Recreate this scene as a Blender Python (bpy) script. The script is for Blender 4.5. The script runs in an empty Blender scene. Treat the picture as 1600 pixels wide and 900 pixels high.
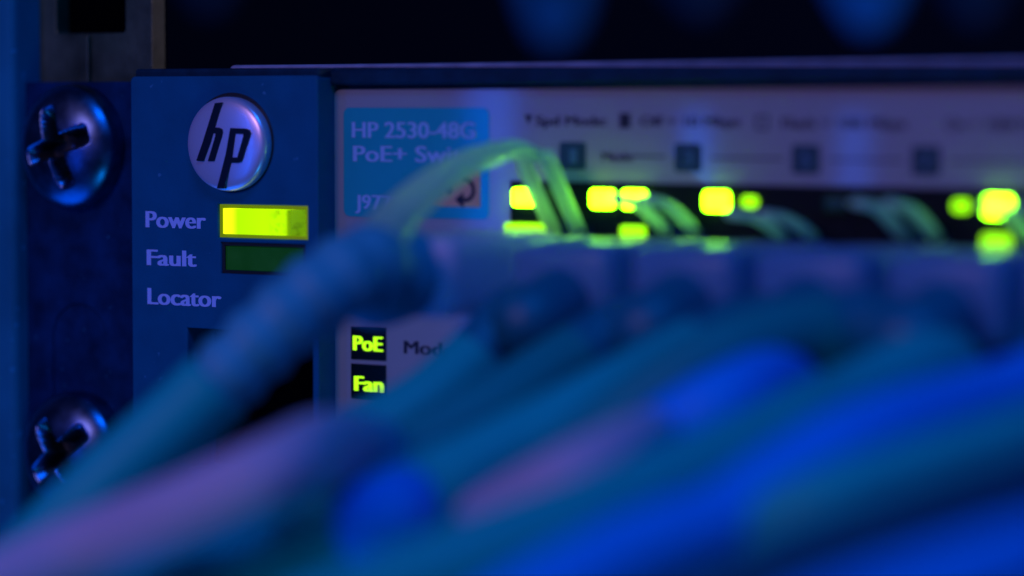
import bpy, bmesh, math, random
from mathutils import Vector, Matrix
from mathutils.geometry import delaunay_2d_cdt
random.seed(4)
R = math.radians
S = bpy.context.scene
C = S.collection
MM = 0.001

# ------------------------------------------------------------------ camera
TH, FPX, Z0 = R(34), 4996.0, 299.5            # yaw against the panel, focal length in px of a 1600 px frame, mm to the panel
PITCH = math.atan(287 / FPX)
view = Vector((-math.sin(TH) * math.cos(PITCH), math.cos(TH) * math.cos(PITCH), -math.sin(PITCH)))
right = Vector((math.cos(TH), math.sin(TH), 0))
up = right.cross(view)
CAM = -Z0 * view                               # mm; the centre of the picture meets the panel at the origin
cd = bpy.data.cameras.new('camera')
cam = bpy.data.objects.new('camera', cd); C.objects.link(cam); S.camera = cam
cam.matrix_world = Matrix((
    (right.x, up.x, -view.x, CAM.x * MM), (right.y, up.y, -view.y, CAM.y * MM),
    (right.z, up.z, -view.z, CAM.z * MM), (0, 0, 0, 1)))
cd.sensor_width = 36; cd.lens = FPX / 1600 * 36
cd.clip_start = 0.01; cd.clip_end = 20
cd.dof.use_dof = True; cd.dof.focus_distance = 0.3165
cd.dof.aperture_fstop = cd.lens / 10.6

def ray(px, py):
    return (view * FPX + right * (px - 800) + up * (450 - py)) / FPX
def on(px, py, Y=0.0):
    "point (mm) of the plane Y = const seen at a place of the picture"
    d = ray(px, py); t = (Y - CAM.y) / d.y
    return CAM + d * t
def W(px, py, z):
    return CAM + ray(px, py) * z

# ------------------------------------------------------------------ world and lamps
w = bpy.data.worlds.new('World'); S.world = w; w.use_nodes = True
w.node_tree.nodes['Background'].inputs[0].default_value = (0.0, 0.085, 0.5, 1)
w.node_tree.nodes['Background'].inputs[1].default_value = 0.055

def area(name, loc, target, size, size_y, power, color):
    l = bpy.data.lights.new(name, 'AREA'); l.shape = 'RECTANGLE'
    l.size = size * MM; l.size_y = size_y * MM; l.energy = power; l.color = color
    o = bpy.data.objects.new(name, l); C.objects.link(o)
    o.location = Vector(loc) * MM
    o.rotation_euler = (Vector(target) - Vector(loc)).to_track_quat('-Z', 'Y').to_euler()
    return o
area('blue_lamp', (150, -210, 330), (30, -40, -10), 160, 100, 0.66, (0.0, 0.21, 1.0))
area('violet_lamp', (-70, -420, 170), (0, -20, 0), 140, 90, 0.27, (0.80, 0.48, 1.0))
area('blue_bounce_lamp', (90, -150, -190), (-30, 0, 0), 60, 40, 0.07, (0.0, 0.45, 1.0))  # added lamp, stands for blue light bounced up from the cables
area('screw_blue_fill', (-190, -90, -260), (-40, 0, 0), 240, 200, 0.34, (0.0, 0.16, 1.0))  # added from below so the screw domes reflect blue
for k, (x_, w_, p_) in enumerate(((-87.5, 6.5, .014), (-54, 3, .0012), (-30, 4, .0009), (3, 3.5, .0009))):   # narrow blue lamps, added only to be mirrored in the glossy sheet
    area('blue_reflection_lamp', (x_, -125, 10), (x_ + 80, 0, 12), w_, 90 if k == 0 else 12, p_, (0.0, 0.12, 1.0))
area('warm_lamp', (240, 120, 55), (-60, 10, 45), 30, 20, 0.11, (1.0, 0.62, 0.80))
S.view_settings.view_transform = 'Standard'; S.view_settings.look = 'None'
S.view_settings.exposure = 0; S.view_settings.gamma = 1
S.render.engine = 'CYCLES'; S.cycles.use_denoising = True
S.cycles.max_bounces = 8; S.cycles.sample_clamp_indirect = 4
S.cycles.transparent_max_bounces = 12

# ------------------------------------------------------------------ materials
def mat(name, col, rough=0.5, metal=0.0, spec=0.5, emit=None, es=1.0, noise=0.0, nscale=400, bump=0.0, bscale=3000, clear=0.0, coat=0.0, trans=0.0):
    m = bpy.data.materials.new(name); m.use_nodes = True
    nt = m.node_tree; p = nt.nodes['Principled BSDF']
    p.inputs['Base Color'].default_value = (*col, 1)
    p.inputs['Roughness'].default_value = rough; p.inputs['Metallic'].default_value = metal
    p.inputs['Specular IOR Level'].default_value = spec
    p.inputs['Coat Weight'].default_value = coat; p.inputs['Coat Roughness'].default_value = .07
    tc = nt.nodes.new('ShaderNodeTexCoord')
    if emit:
        p.inputs['Emission Color'].default_value = (*emit, 1); p.inputs['Emission Strength'].default_value = es
    if noise:
        n = nt.nodes.new('ShaderNodeTexNoise'); n.inputs['Scale'].default_value = nscale; n.inputs['Detail'].default_value = 5
        nt.links.new(tc.outputs['Object'], n.inputs['Vector'])
        r = nt.nodes.new('ShaderNodeMapRange'); r.inputs[1].default_value = .3; r.inputs[2].default_value = .7
        r.inputs[3].default_value = 1 - noise; r.inputs[4].default_value = 1 + noise
        nt.links.new(n.outputs[0], r.inputs[0])
        mx = nt.nodes.new('ShaderNodeVectorMath'); mx.operation = 'SCALE'; mx.inputs[0].default_value = col
        nt.links.new(r.outputs[0], mx.inputs['Scale']); nt.links.new(mx.outputs[0], p.inputs['Base Color'])
        rr = nt.nodes.new('ShaderNodeMapRange'); rr.inputs[3].default_value = max(0.02, rough - noise * .3); rr.inputs[4].default_value = min(1, rough + noise * .3)
        nt.links.new(n.outputs[0], rr.inputs[0]); nt.links.new(rr.outputs[0], p.inputs['Roughness'])
    if bump:
        n2 = nt.nodes.new('ShaderNodeTexNoise'); n2.inputs['Scale'].default_value = bscale; n2.inputs['Detail'].default_value = 3
        nt.links.new(tc.outputs['Object'], n2.inputs['Vector'])
        b = nt.nodes.new('ShaderNodeBump'); b.inputs['Strength'].default_value = bump; b.inputs['Distance'].default_value = 0.0001
        nt.links.new(n2.outputs[0], b.inputs['Height']); nt.links.new(b.outputs[0], p.inputs['Normal'])
    if trans:
        tl_ = nt.nodes.new('ShaderNodeBsdfTranslucent'); tl_.inputs[0].default_value = (*[min(1, c * 1.3) for c in col], 1)
        m1 = nt.nodes.new('ShaderNodeMixShader'); m1.inputs[0].default_value = trans
        nt.links.new(p.outputs[0], m1.inputs[1]); nt.links.new(tl_.outputs[0], m1.inputs[2]); nt.links.new(m1.outputs[0], nt.nodes['Material Output'].inputs['Surface'])
    if clear:
        t = nt.nodes.new('ShaderNodeBsdfTransparent'); t.inputs[0].default_value = (.85, .95, 1, 1)
        ms = nt.nodes.new('ShaderNodeMixShader'); ms.inputs[0].default_value = clear
        nt.links.new((m1 if trans else p).outputs[0], ms.inputs[1]); nt.links.new(t.outputs[0], ms.inputs[2])
        nt.links.new(ms.outputs[0], nt.nodes['Material Output'].inputs['Surface'])
    return m
M = dict(
    bezel=mat('charcoal_blue_plastic', (.0, .092, .205), .55, spec=.15, noise=.10, nscale=260, bump=.25, bscale=5000),
    frame=mat('dark_painted_steel', (.002, .028, .06), .55, spec=.12, noise=.3, nscale=500, bump=.4),
    chassis=mat('chassis_steel', (.42, .34, .50), .45, .2, noise=.2),
    ear=mat('black_painted_steel', (.001, .022, .085), .6, spec=.08, noise=.4, nscale=350, bump=.6, bscale=1800),
    rail=mat('rail_zinc', (.10, .13, .09), .42, .65, noise=.5, nscale=160, bump=.3),
    flange=mat('rail_flange', (.01, .14, .25), .6, .0, spec=.1, noise=.25, nscale=90, bump=.3),
    chrome=mat('polished_screw', (.10, .17, .34), .32, 1.0, noise=.3, nscale=500),
    black=mat('black_plastic', (.004, .005, .010), .5),
    jack=mat('jack_black', (.001, .004, .008), .5, spec=.15, noise=.2),
    void=mat('dark_inside', (.001, .001, .002), .9, spec=0),
    label=mat('light_grey_sheet', (.38, .31, .34), .5, noise=.05, nscale=80, coat=.9),
    teal=mat('teal_print', (.0, .36, .42), .5, coat=.9, spec=.3, noise=.06, nscale=120),
    ltext=mat('pale_grey_ink', (.38, .48, .78), .5),
    btext=mat('pale_ink_on_bezel', (.50, .52, 1.0), .5),
    dtext=mat('black_ink', (.006, .010, .03), .5),
    badge_blue=mat('slate_blue_print', (.0, .05, .08), .45),
    numeral=mat('pale_blue_ink', (.05, .14, .24), .5),
    peach=mat('peach_print', (.75, .34, .22), .5),
    silver=mat('brushed_silver', (.82, .68, 1.0), .30, .55, noise=.06, nscale=90, coat=.3),
    ink=mat('logo_letter', (.004, .006, .02), .3),
    teal_jacket=mat('teal_cable_jacket', (.0, .42, .42), .55, spec=.3, noise=.10, nscale=60),
    deep_jacket=mat('deep_teal_cable_jacket', (.0, .25, .26), .55, spec=.3, noise=.10, nscale=60),
    blue_jacket=mat('bright_blue_cable_jacket', (.0, .30, .98), .55, spec=.3, noise=.05, nscale=60),
    lilac_jacket=mat('pale_grey_cable_jacket', (.62, .42, .60), .55, spec=.3, noise=.06, nscale=60),
    navy_jacket=mat('navy_cable_jacket', (.0, .04, .10), .45),
    boot=mat('grey_blue_boot', (.78, .62, .80), .4, noise=.08, clear=.05, trans=.3),
    boot_teal=mat('teal_boot', (.06, .35, .48), .5, noise=.1),
    boot_shaded=mat('shaded_blue_boot', (.0, .15, .24), .45, noise=.1),  # dark blue also carries the shadow on the cable tips
    clear=mat('clear_plastic', (.45, .45, .6), .15, clear=.5),
    collar=mat('milky_collar', (.17, .34, .60), .3, noise=.06, clear=.12, trans=.35),
    latch=mat('clear_latch', (.72, .92, .66), .2, clear=.1, trans=.6),
    gold=mat('gold_contact', (.9, .6, .2), .25, 1.0),
    lamp=mat('port_light', (.5, .8, .0), .3, emit=(.75, 3.0, .01), es=6.5),
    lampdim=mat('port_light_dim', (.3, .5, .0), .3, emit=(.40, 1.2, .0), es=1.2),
    lampoff=mat('port_light_off', (.03, .07, .03), .2),
    lit=mat('lit_letters', (.3, .6, .0), .4, emit=(.62, 1.4, .0), es=1.0),
    off=mat('faint_glow_lens', (.03, .085, .012), .2, noise=.2, nscale=500, emit=(.0, .035, .002), es=.5),  # faint green glow put into the lens, though it is off
    tile=mat('black_window', (.002, .006, .004), .15),
    wall=mat('dark_rack_interior', (.002, .003, .02), .8),
)
def dust(m, col, thr):
    "small pale specks and hair-fine scuffs lying on the surface"
    nt = m.node_tree; p = nt.nodes['Principled BSDF']; src = p.inputs['Base Color'].links[0].from_socket
    tc = nt.nodes.new('ShaderNodeTexCoord'); v = nt.nodes.new('ShaderNodeTexNoise'); v.inputs['Scale'].default_value = 900; v.inputs['Detail'].default_value = 2
    nt.links.new(tc.outputs['Object'], v.inputs[0])
    r = nt.nodes.new('ShaderNodeMapRange'); r.inputs[1].default_value = thr; r.inputs[2].default_value = thr + .03; nt.links.new(v.outputs[0], r.inputs[0])
    mx = nt.nodes.new('ShaderNodeMix'); mx.data_type = 'RGBA'; nt.links.new(r.outputs[0], mx.inputs[0]); nt.links.new(src, mx.inputs[6]); mx.inputs[7].default_value = (*col, 1)
    nt.links.new(mx.outputs[2], p.inputs['Base Color'])
dust(M['bezel'], (.04, .17, .34), .73); dust(M['ear'], (.01, .07, .16), .70); dust(M['flange'], (.02, .22, .42), .68)
# the power lens: brighter next to the light behind its left end, cloudy, with a scuffed patch
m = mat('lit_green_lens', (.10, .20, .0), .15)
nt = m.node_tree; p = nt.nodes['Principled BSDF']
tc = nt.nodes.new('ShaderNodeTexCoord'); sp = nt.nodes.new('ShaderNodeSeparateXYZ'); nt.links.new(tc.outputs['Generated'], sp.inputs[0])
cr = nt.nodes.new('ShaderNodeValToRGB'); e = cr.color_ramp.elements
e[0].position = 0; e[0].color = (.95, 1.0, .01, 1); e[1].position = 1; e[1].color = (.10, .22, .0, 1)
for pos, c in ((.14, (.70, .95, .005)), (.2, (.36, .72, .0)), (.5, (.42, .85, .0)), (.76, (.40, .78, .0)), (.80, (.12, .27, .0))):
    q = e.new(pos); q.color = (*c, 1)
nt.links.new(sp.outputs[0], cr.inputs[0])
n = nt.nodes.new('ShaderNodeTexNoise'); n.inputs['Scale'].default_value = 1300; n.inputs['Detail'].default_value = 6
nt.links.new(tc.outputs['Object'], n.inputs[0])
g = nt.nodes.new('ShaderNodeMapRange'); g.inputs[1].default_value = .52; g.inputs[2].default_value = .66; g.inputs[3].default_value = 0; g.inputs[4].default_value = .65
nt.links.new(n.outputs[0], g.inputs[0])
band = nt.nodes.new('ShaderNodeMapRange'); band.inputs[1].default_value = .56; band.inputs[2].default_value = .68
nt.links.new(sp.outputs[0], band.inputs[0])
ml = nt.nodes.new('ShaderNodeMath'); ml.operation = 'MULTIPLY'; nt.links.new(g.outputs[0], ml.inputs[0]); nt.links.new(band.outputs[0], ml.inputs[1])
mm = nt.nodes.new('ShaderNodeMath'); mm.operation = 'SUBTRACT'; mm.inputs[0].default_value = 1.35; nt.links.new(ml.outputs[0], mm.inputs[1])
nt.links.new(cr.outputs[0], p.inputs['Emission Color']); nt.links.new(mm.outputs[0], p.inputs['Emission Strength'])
M['power'] = m
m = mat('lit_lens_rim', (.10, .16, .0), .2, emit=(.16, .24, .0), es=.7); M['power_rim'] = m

# ------------------------------------------------------------------ builders (all lengths in mm)
def link(name, me, material, parent=None, smooth=False):
    me.name = name; me.materials.clear(); me.materials.append(material)
    if smooth:
        for f in me.polygons: f.use_smooth = True
    o = bpy.data.objects.new(name, me); C.objects.link(o)
    if parent:
        o.parent = parent; o.location = -world_loc(parent)
    return o
def world_loc(o):
    v = Vector((0, 0, 0))
    while o:
        v += o.location; o = o.parent
    return v
def empty(name, loc=(0, 0, 0), **props):
    o = bpy.data.objects.new(name, None); C.objects.link(o); o.location = Vector(loc) * MM
    o.empty_display_size = .005
    for k, v in props.items(): o[k] = v
    return o
def plate(name, loops, y_front, t, material, parent=None, bevel=0.0):
    "flat plate with holes: loops are (x, z) outlines in mm (the first is the outside), front face at y_front, thickness t"
    pts, edges = [], []
    for lp in loops:
        n0 = len(pts); pts += [Vector(q) for q in lp]
        edges += [(n0 + k, n0 + (k + 1) % len(lp)) for k in range(len(lp))]
    def inside(p_, lp):
        c_ = False
        for (x0, z0), (x1, z1) in zip(lp, lp[1:] + lp[:1]):
            if (z0 > p_.y) != (z1 > p_.y) and p_.x < (x1 - x0) * (p_.y - z0) / (z1 - z0) + x0: c_ = not c_
        return c_
    vo, eo, fo, ov, oe, of = delaunay_2d_cdt(pts, edges, [], 0, 1e-6)
    bm = bmesh.new()
    fr = [bm.verts.new((v.x * MM, y_front * MM, v.y * MM)) for v in vo]; bk = [bm.verts.new((v.x * MM, (y_front + t) * MM, v.y * MM)) for v in vo]
    for f in fo:
        c_ = sum((vo[k] for k in f), Vector((0, 0))) / 3
        if inside(c_, loops[0]) and not any(inside(c_, h_) for h_ in loops[1:]):
            bm.faces.new([fr[k] for k in f]); bm.faces.new([bk[k] for k in reversed(f)])
    rim = [e_ for e_ in bm.edges if len(e_.link_faces) == 1 and e_.verts[0].co.y < (y_front + t * .5) * MM]
    idx = {v: k for k, v in enumerate(fr)}
    for e_ in rim:
        a_, b_ = idx[e_.verts[0]], idx[e_.verts[1]]
        bm.faces.new((fr[a_], fr[b_], bk[b_], bk[a_]))
    bmesh.ops.recalc_face_normals(bm, faces=bm.faces)
    if bevel:
        bmesh.ops.dissolve_limit(bm, angle_limit=.01, verts=bm.verts[:], edges=bm.edges[:])
        ed = [e_ for e_ in bm.edges if len(e_.link_faces) == 2 and abs(e_.verts[0].co.y - y_front * MM) < 1e-7 and abs(e_.verts[1].co.y - y_front * MM) < 1e-7 and e_.calc_face_angle() > .7]
        bmesh.ops.bevel(bm, geom=ed, offset=bevel * MM, segments=2, affect='EDGES', profile=.5, clamp_overlap=True)
    me = bpy.data.meshes.new(name); bm.to_mesh(me); bm.free()
    return link(name, me, material, parent)
def rect(x0, z0, x1, z1, r=0.0, n=5):
    x0, x1 = sorted((x0, x1)); z0, z1 = sorted((z0, z1))
    if r <= 0: return [(x0, z0), (x1, z0), (x1, z1), (x0, z1)]
    out = []
    for cx, cz, a in ((x1 - r, z0 + r, -90), (x1 - r, z1 - r, 0), (x0 + r, z1 - r, 90), (x0 + r, z0 + r, 180)):
        for i in range(n + 1):
            t = R(a + 90 * i / n); out.append((cx + r * math.cos(t), cz + r * math.sin(t)))
    return out
def prect(px0, py0, px1, py1, Y, r=0.0):
    "rectangle of the panel plane with the corners seen at these places"
    a, b = on(px0, py0, Y), on(px1, py1, Y)
    m_ = on(px0, py1, Y)
    return rect(a.x, b.z if abs(b.z) < 1e9 else m_.z, b.x, a.z, r)
def text(body, px0, py_base, px1, py_cap, Y, material, parent, bold=0.0, name='lettering', sx=None, th=.04):
    cu = bpy.data.curves.new(name, 'FONT'); cu.body = body; cu.size = 1; cu.resolution_u = 4
    tmp = bpy.data.objects.new(name, cu); C.objects.link(tmp)
    me = bpy.data.meshes.new_from_object(tmp.evaluated_get(bpy.context.evaluated_depsgraph_get()))
    bpy.data.objects.remove(tmp)
    xs = [v.co.x for v in me.vertices]; x0, x1 = min(xs), max(xs)
    a, b = on(px0, py_base, Y), on(px1, py_base, Y); top = on(px0, py_cap, Y)
    kz = (top.z - a.z) / 0.729; kx = (b.x - a.x) / (x1 - x0)
    slope = (b.z - a.z) * 0
    for v in me.vertices:
        v.co = Vector(((a.x + (v.co.x - x0) * kx) * MM, (Y - th) * MM, (a.z + v.co.y * kz) * MM))
    bm = bmesh.new(); bm.from_mesh(me)
    if bold:                                     # heavier strokes: the letter again a little to each side
        src = bm.faces[:]; d_ = bold * kx * MM
        for k_, sh in enumerate((-1, 1)):
            dd = bmesh.ops.duplicate(bm, geom=src + list({v for f in src for v in f.verts}))
            for v in [g_ for g_ in dd['geom'] if isinstance(g_, bmesh.types.BMVert)]:
                v.co.x += sh * d_; v.co.y += (k_ + 1) * .003 * MM
    ret = bmesh.ops.extrude_face_region(bm, geom=bm.faces[:])
    for v in [g_ for g_ in ret['geom'] if isinstance(g_, bmesh.types.BMVert)]: v.co.y += th * MM
    bmesh.ops.recalc_face_normals(bm, faces=bm.faces); bm.to_mesh(me); bm.free()
    return link(name, me, material, parent)
def boxm(bm, x0, y0, z0, x1, y1, z1, bevel=0.0):
    r_ = bmesh.ops.create_cube(bm, size=1)
    for v in r_['verts']:
        v.co = Vector(((x0 + x1) / 2 + v.co.x * (x1 - x0), (y0 + y1) / 2 + v.co.y * (y1 - y0), (z0 + z1) / 2 + v.co.z * (z1 - z0))) * MM
    if bevel:
        ed = list({e_ for v in r_['verts'] for e_ in v.link_edges})
        bmesh.ops.bevel(bm, geom=ed, offset=bevel * MM, segments=3, affect='EDGES', profile=.5)
def box(name, x0, y0, z0, x1, y1, z1, material, parent=None, bevel=0.0):
    bm = bmesh.new(); boxm(bm, x0, y0, z0, x1, y1, z1, bevel)
    me = bpy.data.meshes.new(name); bm.to_mesh(me); bm.free()
    return link(name, me, material, parent, smooth=False)
def spline(pts, n=14):
    pts = [Vector(p_) for p_ in pts]; P = [2 * pts[0] - pts[1]] + pts + [2 * pts[-1] - pts[-2]]; out = []
    for i in range(1, len(P) - 2):
        a, b, c, d = P[i - 1:i + 3]
        for k in range(n):
            t = k / n
            out.append(.5 * (2 * b + (c - a) * t + (2 * a - 5 * b + 4 * c - d) * t * t + (3 * b - a - 3 * c + d) * t ** 3))
    out.append(pts[-1]); return out
def tube(name, pts, rad, material, parent=None, seg=28, flat=None, cap=True):
    "sweep; rad is a number or f(distance, total); flat = (width, height) section factors across / up"
    L = [0.0]
    for a, b in zip(pts, pts[1:]): L.append(L[-1] + (b - a).length)
    bm = bmesh.new(); rings = []
    t0 = (pts[1] - pts[0]).normalized()
    upv = Vector((0, 0, 1)); nrm = (upv - t0 * upv.dot(t0)).normalized()
    for i, p_ in enumerate(pts):
        a = pts[max(i - 1, 0)]; b = pts[min(i + 1, len(pts) - 1)]; t = (b - a).normalized()
        nrm = (nrm - t * nrm.dot(t)).normalized(); bi = t.cross(nrm)
        r_ = rad(L[i], L[-1]) if callable(rad) else rad
        fw, fh = flat if flat else (1, 1)
        rings.append([bm.verts.new((p_ + bi * math.cos(q) * r_ * fw + nrm * math.sin(q) * r_ * fh) * MM)
                      for q in [2 * math.pi * k / seg for k in range(seg)]])
    for A, B in zip(rings, rings[1:]):
        for k in range(seg): bm.faces.new((A[k], A[(k + 1) % seg], B[(k + 1) % seg], B[k]))
    if cap: bm.faces.new(rings[0][::-1]); bm.faces.new(rings[-1])
    bmesh.ops.recalc_face_normals(bm, faces=bm.faces)
    me = bpy.data.meshes.new(name); bm.to_mesh(me); bm.free()
    return link(name, me, material, parent, smooth=True)

# ------------------------------------------------------------------ the setting
wallo = box('back_wall', -900, 620, -700, 1100, 640, 700, M['wall']); wallo['kind'] = 'structure'

# ------------------------------------------------------------------ rack rail with square holes
YR = 3.2
rl = empty('rack_rail', on(120, 800, YR), label='upright steel rack rail with a square hole, left of and behind the device', category='rack rail')
a = on(20, 100, YR); b = on(238, 100, YR)
hc = on(141, -20, YR); hh = 4.75
holes = []
zz = on(112, 228, YR).z
for k in (-3, -2, -1, 0, 1, 2, 3, 4, 5):
    z = hc.z + k * -15.875 if False else hc.z - k * 15.875
    holes.append(rect(hc.x - hh, z - hh, hc.x + hh, z + hh, .35, 2)[::-1])
plate('rail_face', [rect(a.x - 3, -70, b.x, 90, .2)] + holes, YR, 2.0, M['rail'], rl, bevel=.35)
box('hole_blackout', a.x - 3, YR + 2.1, -70, b.x - .3, YR + 2.6, 90, M['void'], rl)  # added black plate that keeps the square holes dark
fx = on(22, 400, -1.0).x
box('rail_flange', fx - 14, -1.0, -70, fx, YR + 12, 90, M['flange'], rl, bevel=.8)
sx_ = on(135, 90, YR).x
box('raised_seam', sx_ - .7, YR - .5, on(135, 128, YR).z - 2, sx_ + .7, YR - .004, on(135, 56, YR).z, M['rail'], rl, bevel=.2)

# ------------------------------------------------------------------ the switch
sw = empty('network_switch', (160, 0, -25), label='rack mounted network switch with round silver badge, lit green power light and rows of ports', category='network switch')
YB = -2.9
zt = on(300, 119, YB).z; zb = zt - 43.2
bx0 = on(205, 300, YB).x; bx1 = on(497, 300, YB).x
fzt = on(700, 104, 0).z
XR = bx0 + 440
box('chassis', on(372, 100, 4).x, 2.4, zb + .6, XR - 1, 250, on(700, 99, 4).z, M['chassis'], sw, bevel=.5)
# front frame of the body around the printed sheet
label_out = (on(522, 300).x, on(530, 640).z - 2.0, XR - 9, on(900, 139).z)
plate('front_frame', [rect(bx1 - 1, zb, XR, fzt, .5)], 0, 2.3, M['frame'], sw, bevel=.3)
# the top lip stands a bit forward and shades the sheet
box('top_lip', bx1 + .02, -1.1, label_out[3] + .45, XR, -.02, fzt - .3, M['frame'], sw, bevel=.3)

# printed sheet, cut out for the ports
PX = [895, 1075.5, 1259, 1447, 1638]
pitch = (on(1447, 300).x - on(895, 300).x) / 3
x1c = on(886, 300).x
cols = [x1c + pitch * k for k in range(6)]
zj_top = on(900, 286).z; zj_mid = zj_top - 13.4; zj_bot = zj_mid - 13.4
jack_block = rect(cols[0] - pitch / 2 - .1, zj_bot - .1, cols[5] + pitch / 2 + .1, zj_top + .1)
sheet = plate('printed_sheet', [rect(*label_out, 1.1), jack_block[::-1]], -.25, .24, M['label'], sw)
sheet['label'] = 'light grey printed sheet around the ports'
# teal model block with its lettering
tl = plate('model_panel', [prect(537, 338, 764, 168, -.33, .7)], -.33, .07, M['teal'], sw)
tl['label'] = 'teal block with the model lettering'
YT = -.34
text('HP 2530-48G', 551, 215, 742, 189, YT, M['ltext'], tl, .026)
text('PoE+ Switch', 553, 252, 757, 226, YT, M['ltext'], tl, .026)
text('J9772A', 556, 326, 646, 303, YT, M['ltext'], tl, .028)
pp = plate('peach_panel', [prect(676, 322, 750, 268, -.37)], -.37, .03, M['peach'], sw)
# hooked arrow and dots printed on it
c0 = on(727, 297, -.4)
arc = [(c0.x + math.cos(t) * rr_, c0.z + math.sin(t) * rr_) for rr_, rng in ((1.15, range(-110, 115, 15)), (.75, range(110, -115, -15))) for t in [R(q) for q in rng]]
plate('arrow_mark', [arc], -.41, .03, M['dtext'], pp)
plate('arrow_mark', [[(c0.x - 1.2, c0.z - .9), (c0.x - .2, c0.z - 1.7), (c0.x - .2, c0.z - .2)]], -.415, .03, M['dtext'], pp)
for q in (0, 1):
    c1 = on(702 - q * 16, 297 + 5 * q, -.4)
    plate('dot_mark', [[(c1.x + .45 * math.cos(R(t)), c1.z + .45 * math.sin(R(t))) for t in range(0, 360, 30)]], -.41, .03, M['dtext'], pp)
# legend line over the ports
YS = -.26
tri = on(826, 186, YS)
plate('triangle_mark', [[(tri.x - .45, tri.z + .4), (tri.x, tri.z - .5), (tri.x + .45, tri.z + .4)]], YS - .02, .02, M['dtext'], sw)
text('Spd Mode:', 838, 196, 948, 180, YS, M['dtext'], sw, .03)
plate('square_mark', [prect(968, 200, 985, 177, YS)], YS - .02, .02, M['dtext'], sw)
text('Off = 10 Mbps', 1001, 197, 1156, 181, YS, M['dtext'], sw, .028)
o0 = prect(1181, 203, 1201, 180, YS); i0 = prect(1184, 200, 1198, 183, YS)
plate('square_mark', [o0, i0[::-1]], YS - .02, .02, M['dtext'], sw)
text('Flash = 100 Mbps', 1222, 200, 1416, 183, YS, M['dtext'], sw, .022)
text('On = 1000 Mbps', 1478, 202, 1650, 185, YS, M['dtext'], sw, .022)
text('Mode', 941, 251, 988, 237, YS, M['dtext'], sw, .028)
for k, num in enumerate(('1', '3', '5', '7', '9')):
    px = [895, 1075, 1259, 1447, 1640][k]; py = [243, 246, 248.5, 251, 254][k]; h = [21, 21.5, 22, 22.5, 23][k]
    nb = plate('number_badge', [prect(px - h, py + h + 1, px + h, py - h, YS, .35)], YS - .03, .04, M['badge_blue'], sw)
    text(num, px - (3 if k == 0 else 7), py + 12, px + (4 if k == 0 else 7), py - 12, YS - .031, M['numeral'], nb, .03, name='numeral')
    if k < 4:
        qa = on(px + h + (70 if k == 0 else 14), py + 1, YS); qb = on([895, 1075, 1259, 1447, 1640][k + 1] - h - 14, py + 2, YS)
        plate('printed_rule', [rect(qa.x, qa.z - .08, qb.x, qa.z + .08)], YS - .02, .02, M['dtext'], sw)
# status windows
for nm, t0_, t1_, cap_, base_, body, xa, xb in (('status_window', 513, 561, 523, 547, 'PoE', 553, 597), ('status_window', 571, 622, 586, 610, 'Fan', 555, 598)):
    tw = plate(nm, [prect(548.5, t1_, 603, t0_, -.33)], -.33, .07, M['tile'], sw)
    tw['label'] = 'black window lit with the letters ' + body
    text(body, xa, base_, xb, cap_, -.34, M['lit'], tw, .045)
text('Mode', 632, 552, 706, 531, YS, M['dtext'], sw, .03)

# ports: black housing round a keyed opening, contacts and two lights each
def port(cx, up_, lights):
    z1, z0 = (zj_top, zj_mid) if up_ else (zj_mid, zj_bot)
    s = 1 if up_ else -1; zc = (z1 + z0) / 2 - s * 1.3
    hw = pitch / 2 - .06
    key = [(-5.2, -3.9), (5.2, -3.9), (5.2, 2.9), (3.1, 2.9), (3.1, 4.3), (1.7, 4.3), (1.7, 5.2), (-1.7, 5.2), (-1.7, 4.3), (-3.1, 4.3), (-3.1, 2.9), (-5.2, 2.9)]
    hole = [(cx + x * 5.35 / 5.2 * .97, zc + s * z) for x, z in key]
    if s > 0: hole = hole[::-1]
    h = plate('port', [rect(cx - hw, z0 + .05, cx + hw, z1 - .05), hole], -.45, 5.5, M['jack'], sw)
    bk = box('port_back', cx - hw, 5.06, z0 + .05, cx + hw, 5.5, z1 - .05, M['void'], h)
    zl = (z1 - .05 - 1.35) if up_ else (z0 + .05 + 1.35)
    for sd, st in ((-1, lights[0]), (1, lights[1])):
        mt = {2: M['lamp'], 1: M['lampdim'], 0: M['lampoff']}[st]
        xc = cx + sd * (hw - 1.65)
        if st == 2 and sd < 0: box('plug_glow', xc - (2.0 if cx == cols[0] else 1.3), -1.3, zl - s * 3.1 - .75, xc + (2.4 if cx == cols[0] else 1.3), -.455, zl - s * 3.1 + .75, M['lampdim'], h, bevel=.3)  # added glow, stands for port light scattered in the clear plug
        q = .6 if st == 1 else 1
        box('port_light', xc - 1.25 * q, -.85, zl - .85 * q, xc + 1.25 * q, -.455, zl + .85 * q, mt, h, bevel=.38)
    return zc
UP = [(2, 2), (2, 2), (1, 0), (0, 1), (2, 1), (0, 0)]
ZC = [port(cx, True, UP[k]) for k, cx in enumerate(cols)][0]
ZL = [port(cx, False, (0, 0)) for k, cx in enumerate(cols)][0]

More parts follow.
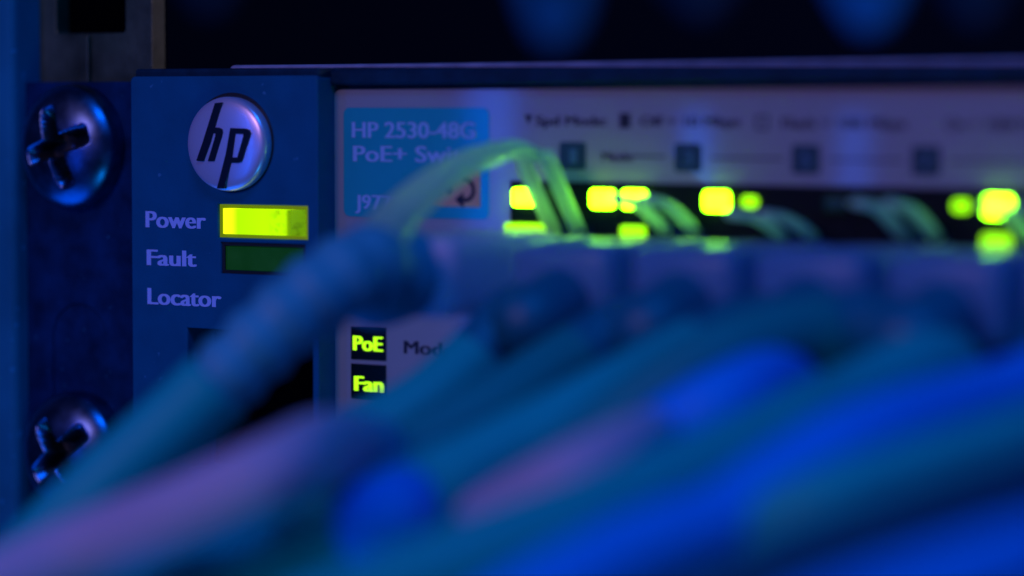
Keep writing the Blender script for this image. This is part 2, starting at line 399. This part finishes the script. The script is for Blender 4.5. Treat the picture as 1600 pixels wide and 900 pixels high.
# end bezel with its openings
pw = prect(341, 371, 480, 322, YB); fl = prect(345, 427, 476, 382, YB)
con = prect(294, 730, 488, 522, YB)
bz = plate('end_bezel', [rect(bx0, zb, bx1, zt, .5), pw[::-1], fl[::-1], con[::-1]], YB, 6.0, M['bezel'], sw, bevel=.45)
bz['label'] = 'charcoal blue plastic end bezel'
box('shaded_bezel_bevel', bx0 + .25, YB + .35, zt - .4, bx1 - .1, YB + 6.5, on(300, 107, YB).z, M['frame'], bz, bevel=.3)  # top bevel of the bezel, its weaker light given as dark colour
xs_ = [q[0] for q in con]; zs_ = [q[1] for q in con]
box('console_socket', min(xs_) - .5, 1.4, min(zs_) - .5, max(xs_) + .5, 2.35, max(zs_) + .5, M['void'], bz)
def lens(name, rc, mt, rim, inset=.35):
    x0, x1 = min(q[0] for q in rc), max(q[0] for q in rc); z0, z1 = min(q[1] for q in rc), max(q[1] for q in rc)
    r_ = plate(name + '_rim', [rect(x0 + .02, z0 + .02, x1 - .02, z1 - .02), rect(x0 + inset, z0 + inset, x1 - inset, z1 - inset)[::-1]], YB + .25, 2.0, rim, bz)
    bm = bmesh.new()
    a0 = (x0 + inset + .02, z0 + inset + .02, x1 - inset * .4, z1 - inset * 1.2)
    prof = [(a0[0], 1.6), (a0[0], .35), (a0[0] + .5, .05), (a0[2] - 1.9, -.05), (a0[2], .9), (a0[2], 1.6)]
    lo = [bm.verts.new(Vector((x, YB + y, a0[1])) * MM) for x, y in prof]; hi = [bm.verts.new(Vector((x, YB + y, a0[3])) * MM) for x, y in prof]
    n_ = len(prof)
    for k in range(n_): bm.faces.new((lo[k], lo[(k + 1) % n_], hi[(k + 1) % n_], hi[k]))
    bm.faces.new(lo[::-1]); bm.faces.new(hi); bmesh.ops.recalc_face_normals(bm, faces=bm.faces)
    me = bpy.data.meshes.new(name); bm.to_mesh(me); bm.free()
    return link(name, me, mt, bz)
lens('power_light', pw, M['power'], M['power_rim'])['label'] = 'glowing yellow-green power light'
lens('fault_light', fl, M['off'], M['black'])['label'] = 'unlit dark green fault light'
box('light_guide_back', min(q[0] for q in pw) - .2, .6, min(q[1] for q in fl) - .2, max(q[0] for q in pw) + .2, 3.0, max(q[1] for q in pw) + .2, M['black'], bz)
for body, xa, base_, xb, cap_ in (('Power', 229, 355, 321, 328), ('Fault', 231, 414, 306, 388), ('Locator', 232, 475, 345, 448)):
    text(body, xa, base_, xb, cap_, YB - .005, M['btext'], bz, .036)

# round badge
bc = on(353, 225, YB - 1); rx, rz = 4.95, 4.62
bm = bmesh.new(); prev = None; N = 72
prof = [(1.0, 0), (1.0, .75), (.985, .95), (.95, 1.10), (.88, 1.22), (.75, 1.33), (.55, 1.42), (.3, 1.47)]
for f, h in prof:
    rg = [bm.verts.new(Vector((bc.x + rx * f * math.cos(2 * math.pi * k / N), YB - h, bc.z + rz * f * math.sin(2 * math.pi * k / N))) * MM) for k in range(N)]
    if prev:
        for k in range(N): bm.faces.new((prev[k], prev[(k + 1) % N], rg[(k + 1) % N], rg[k]))
    prev = rg
ce = bm.verts.new(Vector((bc.x, YB - 1.48, bc.z)) * MM)
for k in range(N): bm.faces.new((prev[k], prev[(k + 1) % N], ce))
bmesh.ops.recalc_face_normals(bm, faces=bm.faces)
me = bpy.data.meshes.new('round_badge'); bm.to_mesh(me); bm.free()
bd = link('round_badge', me, M['silver'], bz, smooth=True); bd['label'] = 'round domed silver badge with two dark slanted letters'
YG = YB - 1.50
rg0 = [(bc.x + (rx + .22) * math.cos(R(t)), bc.z + .12 + (rz + .28) * math.sin(R(t))) for t in range(0, 360, 6)]
plate('badge_recess', [rg0], YB - .05, .06, M['black'], bz)
def stroke(pts_px, nm):
    lp = [(on(x, y, YG).x, on(x, y, YG).z) for x, y in pts_px]
    return plate('logo_letter', [lp], YG - .04, .5, M['ink'], bd)
# letter h: slanted stem, shoulder and leg
stroke([(336, 161), (346, 160), (336, 199), (343, 199.5), (347.5, 202), (348.5, 207), (347, 214), (335, 252), (325, 252), (336.5, 213), (337, 209), (333.5, 208), (329, 224), (318, 252), (307, 251), (316, 225), (327, 190)], 'h')
# letter p: open bowl drawn as one outline with its counter
outer = [(360, 200), (384, 201), (389, 203), (391, 208), (390, 213), (379, 249), (377, 253), (373, 254.5), (361, 254.5), (350, 295), (339, 294.5), (343, 280), (353, 240)]
inner = [(368, 209), (380, 209.5), (380.5, 212), (371, 246), (363, 246)]
f2 = lambda L_: [(on(x, y, YG).x, on(x, y, YG).z) for x, y in L_]
plate('logo_letter', [f2(outer), f2(inner)[::-1]], YG - .04, .5, M['ink'], bd)

# mounting ear with oblong slots and the two rack screws
YE = 1.0
ex0 = on(28, 400, YE).x; ex1 = bx0 + .4
ez1 = on(120, 128, YE).z; ez0 = ez1 - 43.4
def obround(cx, cz, hw, hh_, n=10):
    return [(cx + hw * math.cos(R(t)), cz + (hh_ if 0 <= t <= 180 else -hh_) + hw * math.sin(R(t))) for t in range(0, 360, 12)]
s1 = on(122, 228, YE); s2 = on(108, 705, YE); s2.x = s1.x
ear = plate('mounting_ear', [rect(ex0, ez0, ex1, ez1, .5), obround(s2.x, s2.z + 5.2, 3.8, 6.5)[::-1]], YE, 2.1, M['ear'], sw, bevel=.15)
ear['label'] = 'black painted mounting ear with a long slot'
plate('slot_floor', [obround(s2.x, s2.z + 5.2, 3.79, 6.49)], YE + .25, 1.4, M['ear'], ear)
def screw(cx, cz, rot, lab):
    bm = bmesh.new(); RR, NR, NA = 6.3, 34, 96; rings = []; deep = {}; dark = []
    for i in range(NR + 1):
        r_ = RR * i / NR; rg_ = []
        for k in range(NA):
            t = 2 * math.pi * k / NA
            u, v = r_ * math.cos(t), r_ * math.sin(t)
            h = 3.6 * math.sqrt(max(0, 1 - (r_ / (RR + .25)) ** 2)) ** .8
            ur, vr = u * math.cos(rot) + v * math.sin(rot), -u * math.sin(rot) + v * math.cos(rot)
            d = max((1 - (abs(ur) / .95) ** 4) * max(0, 1 - abs(vr) / 4.3), (1 - (abs(vr) / .95) ** 4) * max(0, 1 - abs(ur) / 4.3))
            dc = max(0, 1 - math.hypot(u, v) / 2.0)
            dep = 3.2 * min(1, max(0, d) * 2.2) * .9 + .4 * dc
            h -= dep; deep[(i, k)] = dep
            rg_.append(bm.verts.new(Vector((cx + u, YE - .3 - h, cz + v)) * MM) if i or k == 0 else None)
        rings.append(rg_)
    c_ = rings[0][0]
    for k in range(NA): bm.faces.new((c_, rings[1][k], rings[1][(k + 1) % NA]))
    for A, B in zip(rings[1:], rings[2:]):
        for k in range(NA):
            f = bm.faces.new((A[k], B[k], B[(k + 1) % NA], A[(k + 1) % NA]))
            if deep[(rings.index(A), k)] > 1.3: dark.append(f)
    # skirt and washer flange
    base = [bm.verts.new(Vector((cx + (RR + .1) * math.cos(2 * math.pi * k / NA), YE - .01, cz + (RR + .1) * math.sin(2 * math.pi * k / NA))) * MM) for k in range(NA)]
    for k in range(NA): bm.faces.new((rings[-1][k], base[k], base[(k + 1) % NA], rings[-1][(k + 1) % NA]))
    bmesh.ops.recalc_face_normals(bm, faces=bm.faces)
    bm.faces.index_update(); di = [f.index for f in dark]
    me = bpy.data.meshes.new('rack_screw'); bm.to_mesh(me); bm.free()
    o = link('rack_screw', me, M['chrome'], ear, smooth=True); me.materials.append(M['black'])
    for q in di: me.polygons[q].material_index = 1; o['label'] = lab
    return o
screw(s1.x, s1.z, R(18), 'domed cross head screw in the top of the ear')
screw(s2.x, s2.z, R(38), 'domed cross head screw low in the slot')

# ------------------------------------------------------------------ patch cables
GRP = 'patch cables plugged into the switch'
def cable(cx, up_, path, jacket, bootm, lab, collar=20.0, boot_len=14.0, ribs=False, hood=False, rad=2.9, latch_raise=3.4, vis_plug=True):
    zc = ZC if up_ else ZL; s = 1 if up_ else -1
    t = empty('patch_cable', (cx, -1, zc), label=lab, category='cable', group=GRP)
    # clear plug
    hw, hh_ = 5.0, 3.55
    bm = bmesh.new(); boxm(bm, cx - hw, -9.5, zc - hh_, cx + hw, 4.2, zc + hh_ - 1.2, .35)
    boxm(bm, cx - hw + .5, -9.3, zc + hh_ - 1.6, cx + hw - .5, -2.0, zc + hh_ - .2, .3)
    me = bpy.data.meshes.new('plug'); bm.to_mesh(me); bm.free()
    pl = link('plug', me, M['clear'], t)
    # latch: springs up out of the port and back over the plug
    zl = zc + s * hh_
    lp = spline([(cx, 1.2, zl - s * .4), (cx, -2.0, zl + s * latch_raise * .45), (cx, -5.0, zl + s * latch_raise * .85), (cx, -8.5, zl + s * latch_raise)], 6)
    for dx in (() if hood else (-1.55, 1.55)):
        tube('latch', [q + Vector((dx, 0, 0)) for q in lp], .7, M['latch'], pl, seg=10, flat=(1.2, .62))
    # collar of the boot, square with soft edges
    bm = bmesh.new(); boxm(bm, cx - 5.2, -collar, zc - (3.0 if hood else 3.9), cx + 5.2, -8.2, zc + (3.9 if hood else 3.4), 1.3)
    me = bpy.data.meshes.new('boot_collar'); bm.to_mesh(me); bm.free()
    link('boot_collar', me, M['boot'] if hood else M['collar'], t, smooth=True)
    if hood:
        hp_ = spline(way((838, 243, 291.5), (800, 233, 288), (738, 251, 283), (676, 288, 279), (618, 342, 275), (590, 385, 271), off=0), 8)
        tube('latch_hood', hp_, lambda l, T: .72 + 1.2 * (l / T), M['latch'], t, seg=16, flat=(1.35, .95))
        hp2 = spline([(cx, 0.2, zl - .2), (cx, -2.6, zl + 3.2), (cx, -5.6, zl + 7.3)], 6)
        for dx in (-1.5, 1.3):
            tube('latch', [q + Vector((dx, 0, 0)) for q in hp2], .8, M['latch'], pl, seg=10, flat=(1.1, .7))
    pts = spline([(cx, -collar + 1, zc + (.9 if ribs else -1.7)), (cx, -collar - 4, zc - (-.1 if ribs else 3.0))] + path, 16)
    L = 0; k = 0
    while k < len(pts) - 1 and L < boot_len: L += (pts[k + 1] - pts[k]).length; k += 1
    bp = []
    for a_, b_ in zip(pts[:k], pts[1:k + 1]):
        for q in range(8): bp.append(a_.lerp(b_, q / 8))
    bp.append(pts[k])
    def rb(l, T):
        base = (3.9 if ribs else 3.2) - (.7 if ribs else .3) * (l / T)
        if ribs and l > 4: base -= (.38 * (.5 + .5 * math.cos(l * 2 * math.pi / 3.1)))
        return base
    tube('strain_relief', bp, rb, bootm, t)
    tube('cable_jacket', pts[max(0, k - 2):], rad, jacket, t)
    return t
def way(*pp, off=10): return [W(q[0], q[1], q[2] + off) for q in pp]
T, D, B, LI, NV = (M[k] for k in ('teal_jacket', 'deep_jacket', 'blue_jacket', 'lilac_jacket', 'navy_jacket'))
bt, bk_ = M['boot_teal'], M['boot_shaded']
cable(cols[0], True, way((568, 418, 266), (455, 492, 263), (300, 640, 262), (130, 795, 262), (-60, 990, 262), off=2), T, M['boot_teal'],
      'teal cable with ribbed boot, uppermost, curving in front of the power and fault lights', collar=26, boot_len=26, ribs=True, hood=True, rad=3.3)
cable(cols[1], True, way((800, 505, 263), (670, 628, 259), (515, 706, 257), (385, 765, 254), (200, 850, 254), (-40, 960, 254)), T, bk_,
      'teal cable from the second upper port, passing just under the lit Fan window')
cable(cols[2], True, way((960, 525, 256), (770, 640, 250), (560, 755, 247), (400, 835, 246), (200, 960, 246)), D, bk_,
      'dark teal cable from the third upper port, third from the left along the bottom', latch_raise=2.2)
cable(cols[3], True, way((1150, 522, 249), (950, 625, 241), (750, 725, 237), (480, 840, 234), (250, 960, 232)), T, bk_,
      'teal cable from the fourth upper port, crossing the middle of the picture')
cable(cols[4], True, way((1330, 510, 243), (1130, 556, 238), (930, 680, 238), (730, 775, 237), (450, 905, 236)), D, bk_,
      'dark teal cable from the fifth upper port, running above the short bright blue stretch')
cable(cols[2], False, way((900, 745, 256), (760, 765, 252), (665, 775, 240), (600, 802, 231), (525, 850, 240), (440, 905, 250), (380, 970, 254)), B, bk_,
      'blue cable glimpsed low between teal cables near the bottom left', latch_raise=1)
cable(cols[3], False, way((1225, 605, 240), (1130, 632, 232), (1010, 700, 236), (860, 790, 246), (700, 880, 248), (560, 960, 246)), B, M['blue_jacket'],
      'bright blue cable showing as a short stretch at the centre right', latch_raise=1)
cable(cols[1], False, way((800, 690, 263), (640, 715, 256), (520, 700, 234), (440, 735, 224), (300, 796, 225), (130, 862, 230), (-60, 950, 228)), LI, bk_,
      'pale lilac cable lying across the bottom left corner', latch_raise=1)
cable(cols[4], False, way((1480, 575, 238), (1300, 640, 230), (1152, 710, 224), (950, 795, 219), (700, 885, 216), (450, 985, 214)), T, bk_,
      'teal cable lying between the two brightest blue cables', latch_raise=1)
cable(cols[5], False, way((1700, 592, 232), (1545, 630, 224), (1355, 686, 216), (1230, 752, 212), (1130, 815, 209), (1000, 862, 206), (860, 930, 203), (700, 1020, 200)), B, bk_,
      'bright blue cable sweeping from the right edge down to the bottom centre', latch_raise=1)
cable(cols[5], True, way((1790, 560, 226), (1740, 640, 218), (1585, 700, 212), (1400, 755, 208), (1268, 800, 207), (1100, 880, 212), (950, 960, 214)), T, bk_,
      'teal cable under the long bright blue cable at the lower right', latch_raise=1)
def loose(path, jacket, lab, name='patch_cable', rad=3.0, group=GRP):
    o = tube(name, spline(path, 16), rad, jacket); o['label'] = lab; o['category'] = 'cable'; o['group'] = group
    return o
loose(way((1900, 690, 205), (1760, 735, 200), (1470, 825, 196), (1250, 895, 194), (1050, 990, 192)), NV, 'dark navy cable between the lowest two bright blue cables at the right')
loose(way((1950, 760, 196), (1760, 840, 186), (1560, 900, 180), (1350, 975, 176), (1200, 1040, 174)), B, 'bright blue cable filling the bottom right corner, closest to the viewer')
loose(way((1170, 645, 252), (1070, 676, 240), (1000, 698, 229), (930, 730, 224), (860, 765, 224), (790, 800, 230), (700, 850, 242), (620, 900, 250)), LI, 'pale lilac cable visible as a thin streak below the short bright blue stretch', rad=2.6)

def far(*pp): return [W(*q) for q in pp]
# ------------------------------------------------------------------ cables hanging far behind, above the switch
def hang(px, pyb, z, wpx, jacket, lab):
    loose(far((px - wpx * 1.5, -260, z + 20), (px - wpx * .8, -60, z + 5), (px - wpx * .35, pyb - 45, z), (px, pyb - 28, z - 2), (px + wpx * .4, pyb - 60, z), (px + wpx * .7, -90, z + 5), (px + wpx, -300, z + 20)),
          jacket, lab, 'hanging_cable', 3.2, 'cables drooping behind the switch')
NV2 = mat('dim_blue_cable', (.0, .20, .46), .5); D2 = mat('blue_cable_behind', (.0, .28, .70), .5)
hang(870, 72, 620, 60, NV2, 'blue cable loop drooping behind the device, left of centre')
hang(1360, 52, 600, 66, D2, 'brighter blue cable loop drooping behind the device, toward the right')
hang(1100, 30, 600, 70, M['navy_jacket'], 'very dark navy cable loop drooping between the two blue loops')
hang(1530, 40, 600, 60, M['navy_jacket'], 'very dark navy cable loop drooping at the top right')
hang(330, 20, 640, 40, M['navy_jacket'], 'very dark navy cable loop drooping above the silver badge')
